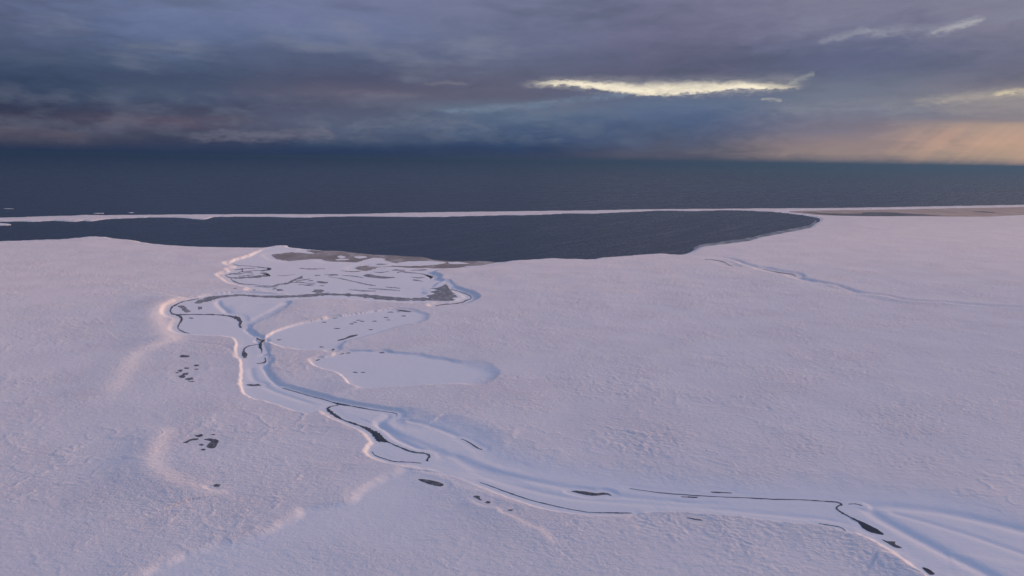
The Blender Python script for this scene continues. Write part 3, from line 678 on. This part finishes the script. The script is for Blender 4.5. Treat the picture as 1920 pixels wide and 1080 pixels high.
def spit_height(X, Y, z, D):
    # everything beyond the outer beach is sea
    DS, SS, TS = linedist(X, Y, seaside, 3000.0)
    s = DS * SS                                    # +: seaward (left of west->east travel)
    land = np.clip(-s * 0.10, -2.0, 1.0)
    band = (DS < 400) & (D > -5)
    z = np.where(s > 0, np.maximum(-s * 0.10, -2.0), np.where(DS < 260, np.minimum(z, np.maximum(land * 0.9, 0.0) + 0.02 + 2.0 * sstep(DS, 120, 260)), z))
    yb = np.interp(X, seaside[:, 0], seaside[:, 1])
    z = np.where(Y > yb + 150, -2.0, z)
    return z, s


def heights(X, Y, rs, detail=True):
    z, mask, D = base_height(X, Y)
    z, s = spit_height(X, Y, z, D)
    if detail:
        far = np.hypot(X, Y)
        fade = 1 / (1 + (far / 900) ** 2)
        # wind-cut snow: short crusts and polygon ridges
        wx = X + 2.5 * perlin(X / 11, Y / 11)
        wy = Y + 2.5 * perlin(X / 11 + 50, Y / 11)
        patchy = sstep(fbm(X, Y + 3000, 90, 3) + 0.30 * np.tanh((X - 0.12 * Y + 10) / 60) - 0.15 * (Y < 330), -0.15, 0.4)
        rid = 1 - 2.2 * np.abs(fbm(wx * 0.9 + wy * 0.25, wy * 1.1 - wx * 0.2, 4.4, 2))
        crest = np.clip(1 - 5.0 * np.abs(fbm(wx + 700, wy * 1.15, 24.0, 4)), 0, 1) ** 1.5
        cm = sstep(fbm(X - 500, Y, 75, 3), -0.35, 0.45)
        drift = np.clip(fbm((X * 0.94 + Y * 0.34) * 0.5, (Y * 0.94 - X * 0.34) * 1.3, 14.0, 3), 0.12, 1) - 0.12
        sas = perlin((X * 0.94 + Y * 0.34) / 9.0, (Y * 0.94 - X * 0.34) / 3.2)
        det = 0.13 * rid * (0.12 + 0.88 * patchy) + 0.16 * crest * cm + 0.22 * drift * (1 - 0.6 * cm) + (0.012 + 0.05 * patchy) * sas + (0.03 + 0.05 * patchy) * fbm(X, Y, 14, 3)
        amt = mask * sstep(z, 0.3, 1.2) + 0.10
        amt = amt * (0.70 + 0.7 * sstep(fbm(X + 77, Y * 1.2, 60, 4), -0.4, 0.5))
        z = z + (det * amt * (0.62 + 0.75 * fade)).astype(np.float32) * (z > 0.02)
        # faint wind grooves along the ice floor
        z = z + (0.04 * fbm(X * 0.6, Y * 0.6, 8, 2) * (1 - mask)).astype(np.float32) * (z > 0.02)
    # seat of each ice sheet
    for p in PATCH:
        D2 = polydist(X, Y, p['poly'], 40.0)
        nearp = D2 < 39
        if not nearp.any():
            continue
        grow = 1.0 + 1.1 * rs
        k = np.zeros(X.shape, np.float32)
        gr = grow[nearp]
        k[nearp] = 1 - sstep(D2[nearp], gr, gr + 2.0 + gr * 0.8)
        if p['mat'] in ('snow_patch', 'inlet'):
            continue
        lv = np.minimum(p['level'], z) if p['mat'] in ('tan_ice', 'shallow_ice') else p['level']
        z = z * (1 - k) + lv * k
    return z, mask, D, s


for p in PATCH:
    q = p['poly']
    c = q.mean(0)
    xs = np.concatenate([q[:, 0], [c[0]]]).astype(np.float32)
    ys = np.concatenate([q[:, 1], [c[1]]]).astype(np.float32)
    z, mk, D = base_height(xs, ys)
    p['level'] = float(np.percentile(z, 20)) - 0.05
    if p['mat'] in ('lead', 'grey_ice') and p['name'] == 'river':
        p['level'] = 1.9
    if p['mat'] == 'tan_ice':
        p['level'] = 0.25
    if p['name'] == 'inlet':
        p['level'] = 0.25
    if p['mat'] in ('shallow_ice', 'snow_patch') or p['name'] == 'tidal_channel':
        p['level'] = 0.9 if p['name'] == 'tidal_channel' else 0.5

# ------------------------------------------------------------------ materials
def mat(name):
    m = bpy.data.materials.new(name)
    m.use_nodes = True
    m.node_tree.nodes.clear()
    return m, NT(m.node_tree)


def finish(m, t, colour, roughness, bump=None, strength=1.0, dist=1.0, spec=0.5, sheen=None):
    b = t.n('ShaderNodeBsdfPrincipled')
    t.put(b.inputs['Base Color'], colour if not isinstance(colour, tuple) else (*colour, 1))
    t.put(b.inputs['Roughness'], roughness)
    b.inputs['Specular IOR Level'].default_value = spec
    if bump is not None:
        bn = t.n('ShaderNodeBump')
        bn.inputs['Strength'].default_value = strength
        bn.inputs['Distance'].default_value = dist
        t.put(bn.inputs['Height'], bump)
        t.put(b.inputs['Normal'], bn.outputs[0])
    o = t.n('ShaderNodeOutputMaterial')
    t.put(o.inputs[0], b.outputs[0])
    return m


def pos(t):
    return t.n('ShaderNodeNewGeometry').outputs['Position']


def snow_material():
    m, t = mat("snow")
    P = pos(t)
    a = t.noise(P, 0.9, 4, 0.6, 0.3)
    b = t.noise(t.vm('MULTIPLY', P, (0.28, 0.75, 1)), 1.0, 3, 0.55, 0.4)
    c = t.noise(P, 0.02, 3, 0.5)
    d = t.noise(t.vm('MULTIPLY', P, (0.9, 1.15, 1)), 0.32, 5, 0.65, 0.6)
    at = t.n('ShaderNodeAttribute', attribute_name='crust').outputs['Fac']
    big = t.mr(t.noise(P, 0.012, 3, 0.6), 0.38, 0.62, 0.4, 1.0)
    at2 = t.m('MULTIPLY', at, big)
    hgt = t.m('ADD', t.m('MULTIPLY', a, 0.30), t.m('ADD', t.m('MULTIPLY', b, 0.40), t.m('MULTIPLY', d, 1.1)))
    hgt = t.m('MULTIPLY', hgt, t.m('ADD', 0.12, t.m('MULTIPLY', at2, 0.75)))
    # clean snow with slightly greyer wind crust and grass tips showing through in places
    colr = t.mix(t.mr(c, 0.35, 0.65), (0.83, 0.80, 0.81), (0.88, 0.85, 0.85))
    colr = t.mix(at, (0.86, 0.89, 0.93), colr)
    tuft = t.m('MULTIPLY', t.mr(d, 0.60, 0.74), t.m('MULTIPLY', at, 0.32))
    colr = t.mix(tuft, colr, (0.50, 0.49, 0.52))
    return finish(m, t, colr, 0.75, hgt, 1.0, 0.78, 0.2)


def water_material(name, streak_amt):
    m, t = mat(name)
    P = pos(t)
    w1 = t.noise(t.vm('MULTIPLY', P, (0.03, 0.09, 1)), 1.0, 4, 0.6, 0.5)
    sp = t.n('ShaderNodeSeparateXYZ'); t.put(sp.inputs[0], P)
    u = t.m('ADD', t.m('MULTIPLY', sp.outputs[0], 0.8), t.m('MULTIPLY', sp.outputs[1], -0.6))
    v = t.m('ADD', t.m('MULTIPLY', sp.outputs[0], 0.6), t.m('MULTIPLY', sp.outputs[1], 0.8))
    st = t.noise(t.xyz(t.m('MULTIPLY', u, 0.045), t.m('MULTIPLY', v, 0.0028)), 1.0, 5, 0.6, 0.6)
    w2 = t.noise(P, 0.35, 3, 0.6)
    foam = t.m('MULTIPLY', t.mr(st, 0.56, 0.78), streak_amt)
    colr = t.mix(foam, (0.004, 0.012, 0.034), (0.12, 0.15, 0.20))
    hgt = t.m('ADD', t.m('MULTIPLY', w1, 1.6), t.m('MULTIPLY', w2, 0.35))
    return finish(m, t, colr, t.mr(st, 0.3, 0.7, 0.22, 0.34), hgt, 1.0, 0.35, 0.36)


def ice_material(name, c1, c2, dust, scale=0.25, rough_=0.45, snowc=(0.72, 0.72, 0.75)):
    m, t = mat(name)
    P = pos(t)
    a = t.noise(t.vm('MULTIPLY', P, (1.0, 0.45, 1)), scale, 4, 0.6, 0.5)
    b = t.noise(P, scale * 3.1, 4, 0.65, 0.2)
    colr = t.mix(t.mr(a, 0.35, 0.65), c1, c2)
    k = t.m('MULTIPLY', t.mr(t.m('ADD', t.m('MULTIPLY', a, 0.5), t.m('MULTIPLY', b, 0.5)), 0.50, 0.66), dust)
    colr = t.mix(k, colr, snowc)
    return finish(m, t, colr, rough_, b, 0.5, 0.15, 0.35)


M = {
    'snow': snow_material(),
    'sea': water_material("sea_water", 0.25),
    'lagoon': water_material("lagoon_water", 0.35),
    'grey_ice': ice_material("grey_river_ice", (0.20, 0.205, 0.215), (0.31, 0.31, 0.32), 0.45),
    'dark_ice': ice_material("dark_ice", (0.07, 0.075, 0.085), (0.16, 0.155, 0.155), 0.25, 0.5),
    'lead': ice_material("thin_black_ice", (0.02, 0.025, 0.035), (0.07, 0.072, 0.078), 0.12, 0.2, 0.3),
    'shallow_ice': ice_material("brown_shallow_ice", (0.26, 0.24, 0.225), (0.36, 0.33, 0.31), 0.5, 0.03, 0.6),
    'tan_ice': ice_material("tan_shallow_ice", (0.40, 0.33, 0.28), (0.50, 0.42, 0.36), 0.3, 0.02, 0.6),
    'inlet': ice_material("inlet_ice", (0.06, 0.065, 0.08), (0.11, 0.11, 0.12), 0.1, 0.02, 0.4),
    'rim_ice': ice_material("green_rim_ice", (0.14, 0.18, 0.20), (0.30, 0.34, 0.36), 0.5, 0.04, 0.4),
}
M['snow_patch'] = M['snow']


def mesh_object(name, verts, faces, material, smooth=False):
    me = bpy.data.meshes.new(name)
    me.from_pydata([tuple(v) for v in verts], [], faces)
    me.materials.append(material)
    me.update()
    o = bpy.data.objects.new(name, me)
    col.objects.link(o)
    return o


# ------------------------------------------------------------------ ground
ROWS, COLS = 1050, 1500
ynear = np.linspace(-1500, 140, 24)[:-1]
yfine = 1.0 / np.linspace(1 / 140.0, 1 / 3300.0, ROWS)
yfar = np.array([3600, 4200, 5200])
ys = np.concatenate([ynear, yfine, yfar]).astype(np.float64)
sf = np.linspace(-1.08, 1.08, COLS)
sl = -1.08 - np.geomspace(0.01, 5.0, 40)[::-1]
ss = np.concatenate([sl, sf, -sl[::-1]])
YY, SS_ = np.meshgrid(ys, ss, indexing='ij')
XX = SS_ * np.maximum(YY, 140.0)
X = XX.ravel().astype(np.float32)
Y = YY.ravel().astype(np.float32)
rs = (np.maximum(Y, 140) ** 2 * (1 / 140.0 - 1 / 3300.0) / ROWS).astype(np.float32)
Z, MK, DL, SD = heights(X, Y, rs)
nr, nc = YY.shape
co = np.stack([X, Y, Z], 1).astype(np.float32)
idx = np.arange(nr * nc).reshape(nr, nc)
q = np.stack([idx[:-1, :-1], idx[:-1, 1:], idx[1:, 1:], idx[1:, :-1]], -1).reshape(-1, 4)
# leave out the deep sea floor
deep = (Z <= -1.99)
keep = ~(deep[q].all(1))
q = q[keep].astype(np.int32)
me = bpy.data.meshes.new("ground")
me.vertices.add(len(co))
me.vertices.foreach_set('co', co.ravel())
me.loops.add(q.size)
me.loops.foreach_set('vertex_index', q.ravel())
me.polygons.add(len(q))
me.polygons.foreach_set('loop_start', np.arange(0, q.size, 4, dtype=np.int32))
me.polygons.foreach_set('loop_total', np.full(len(q), 4, np.int32))
me.update(calc_edges=True)
me.polygons.foreach_set('use_smooth', np.ones(len(q), bool))
at = me.attributes.new('crust', 'FLOAT', 'POINT')
at.data.foreach_set('value', (MK * sstep(Z, 0.1, 0.8) * (0.75 + 0.25 * sstep(fbm(X + 77, Y * 1.2, 60, 4), -0.4, 0.5))).astype(np.float32))
me.materials.append(M['snow'])
ground = bpy.data.objects.new("ground", me)
col.objects.link(ground)
tag(ground, 'snow covered tundra plain cut by a winding frozen river', kind='structure')

# ------------------------------------------------------------------ unseen cloud added at the right to dim sun on the near snow
def shade_cloud(cx, cy, cz, rx_, ry_, rz_):
    bm = bmesh.new()
    bmesh.ops.create_icosphere(bm, subdivisions=6, radius=1.0)
    P = np.array([v.co[:] for v in bm.verts])
    n = fbm(P[:, 0] * 3 + 9, P[:, 1] * 3 + P[:, 2] * 4, 1.6, 5) + 0.6 * fbm(P[:, 2] * 5 + 3, P[:, 0] * 3 - P[:, 1] * 2, 1.1, 4)
    k = 1 + 0.38 * n
    for v, q_ in zip(bm.verts, k):
        low = 0.45 if v.co.z < 0 else 1.0
        v.co = Vector((v.co.x * rx_ * q_, v.co.y * ry_ * q_, v.co.z * rz_ * q_ * low))
    me = bpy.data.meshes.new("shade_cloud")
    bm.to_mesh(me)
    bm.free()
    me.polygons.foreach_set('use_smooth', np.ones(len(me.polygons), bool))
    m, t = mat("shade_cloud_vapour")
    finish(m, t, (0.75, 0.76, 0.80), 1.0, t.noise(pos(t), 0.01, 5, 0.6), 1.0, 40.0, 0.0)
    me.materials.append(m)
    o = bpy.data.objects.new("shade_cloud", me)
    col.objects.link(o)
    o.location = (cx, cy, cz)
    return tag(o, 'unseen cloudbank added outside the frame to shade the near snow', kind='structure')


shade_cloud(6150, 3450, 1500, 430, 460, 175)

# ------------------------------------------------------------------ water
SB = 180000.0
sea = mesh_object("sea", [(-SB, -3000, 0), (SB, -3000, 0), (SB, SB, 0), (-SB, SB, 0)], [(0, 1, 2, 3)], M['sea'])
tag(sea, 'dark open sea beyond the snowy spit', kind='structure')
# the lagoon stands 10 cm above the sea; its sheet runs in under both shores
inner = ground_at(curve(SPIT_IN, False, 3), 0.2)
lp = np.concatenate([ground_at(curve([(p[0], p[1] + 6) for p in SHORE], False, 3), 0.1)[:-3], inner + np.array([0, 22.0])])


def sheet(name, poly, z, material, thick=0.0):
    bm = bmesh.new()
    vs = [bm.verts.new((float(a), float(b), z)) for a, b in poly]
    f = bm.faces.new(vs)
    if f.normal.z < 0 or sum(poly[i][0] * poly[(i + 1) % len(poly)][1] - poly[(i + 1) % len(poly)][0] * poly[i][1] for i in range(len(poly))) < 0:
        f.normal_flip()
    bm.normal_update()
    if thick:
        r = bmesh.ops.extrude_face_region(bm, geom=[f])
        low = [v for v in vs]
        for v in [g_ for g_ in r['geom'] if isinstance(g_, bmesh.types.BMVert)]:
            pass
        for v in low:
            v.co.z -= thick
    bmesh.ops.triangulate(bm, faces=bm.faces[:], ngon_method='EAR_CLIP')
    bmesh.ops.recalc_face_normals(bm, faces=bm.faces[:])
    me = bpy.data.meshes.new(name)
    bm.to_mesh(me)
    bm.free()
    # keep tops facing the sky
    me.materials.append(material)
    o = bpy.data.objects.new(name, me)
    col.objects.link(o)
    return o


lag = sheet("lagoon", lp, 0.10, M['lagoon'])
tag(lag, 'dark open lagoon between the tundra and the spit', kind='structure')

# ------------------------------------------------------------------ ice sheets
for p in PATCH:
    z = p['level'] + p['lift'] + 0.05
    o = sheet(p['name'], p['poly'], z, M[p['mat']], 0.12 if p['mat'] not in ('tan_ice', 'shallow_ice', 'inlet') else 0.0)
    tag(o, p['label'], p['cat'], p['group'], p['kind'])

# fast ice rim along the right shore of the lagoon
rim = curve([(1300, 467), (1315, 460.6), (1360, 454), (1405, 447.5), (1440, 438.8), (1462, 434.8), (1500, 428), (1518, 423.5), (1530, 414)], False, 8)
top = rim[:, :2] + np.stack([np.zeros(len(rim)), -(1.3 + 1.2 * rg.random(len(rim)))], 1)
sh = sheet('shore_ice', ground_at(np.concatenate([rim[:, :2] + [1.5, 3], top[::-1]]), 0.2), 0.2, M['rim_ice'], 0.0)
tag(sh, 'pale green shore ice rimming the right end of the lagoon', kind='structure')

# drift ice floating off the spit
def floe(px, py, wd, ht, label, grp):
    rgp = np.random.default_rng(int(px) + 5)
    pts = []
    for k in range(16):
        a = 2 * math.pi * k / 16
        r = min(max(1 + 0.25 * rgp.normal(), 0.6), 1.4)
        pts.append((px + math.cos(a) * wd / 2 * r, py + math.sin(a) * ht / 2 * r))
    o = sheet('ice_floe', ground_at(pts, 0.3), 0.45, M['snow_patch'], 0.75)
    tag(o, label, 'ice floe', grp)


g = 'ice floes drifting off the spit'
floe(15, 391.2, 17, 0.9, 'small ice floe farthest out at sea near the left edge', g)
floe(184, 400.0, 19, 1.1, 'flat white ice floe just seaward of the spit, left of two', g)
floe(246, 398.6, 11, 1.0, 'short white ice floe just seaward of the spit, right of two', g)
o = sheet('ice_floe', ground_at([(-160, 418), (-60, 417.6), (0, 418.3), (16, 419.6), (21, 421.2), (12, 422.6), (0, 423), (-60, 424), (-160, 425)], 0.3), 0.5, M['snow_patch'], 0.75)
tag(o, 'white tongue of ice entering the lagoon at the left edge', 'ice floe')

# ------------------------------------------------------------------ the air over the sea
HB = 150000.0
zt, zb = 175.0, -3.5
hv = [(x, y, z) for z in (zb, zt) for x, y in ((-HB, -4000), (HB, -4000), (HB, HB), (-HB, HB))]
hz = mesh_object("haze", hv, [(0, 3, 2, 1), (4, 5, 6, 7), (0, 1, 5, 4), (1, 2, 6, 5), (2, 3, 7, 6), (3, 0, 4, 7)], None)
hm = bpy.data.materials.new("haze_air")
hm.use_nodes = True
hm.node_tree.nodes.clear()
pv = hm.node_tree.nodes.new('ShaderNodeVolumePrincipled')
pv.inputs['Color'].default_value = (0.068, 0.152, 0.295, 1)
pv.inputs['Density'].default_value = 1.1e-4
pv.inputs['Anisotropy'].default_value = 0.35
ho = hm.node_tree.nodes.new('ShaderNodeOutputMaterial')
hm.node_tree.links.new(pv.outputs[0], ho.inputs['Volume'])
hz.data.materials[0] = hm
tag(hz, 'thin evening haze over the sea and tundra', 'haze', kind='stuff')
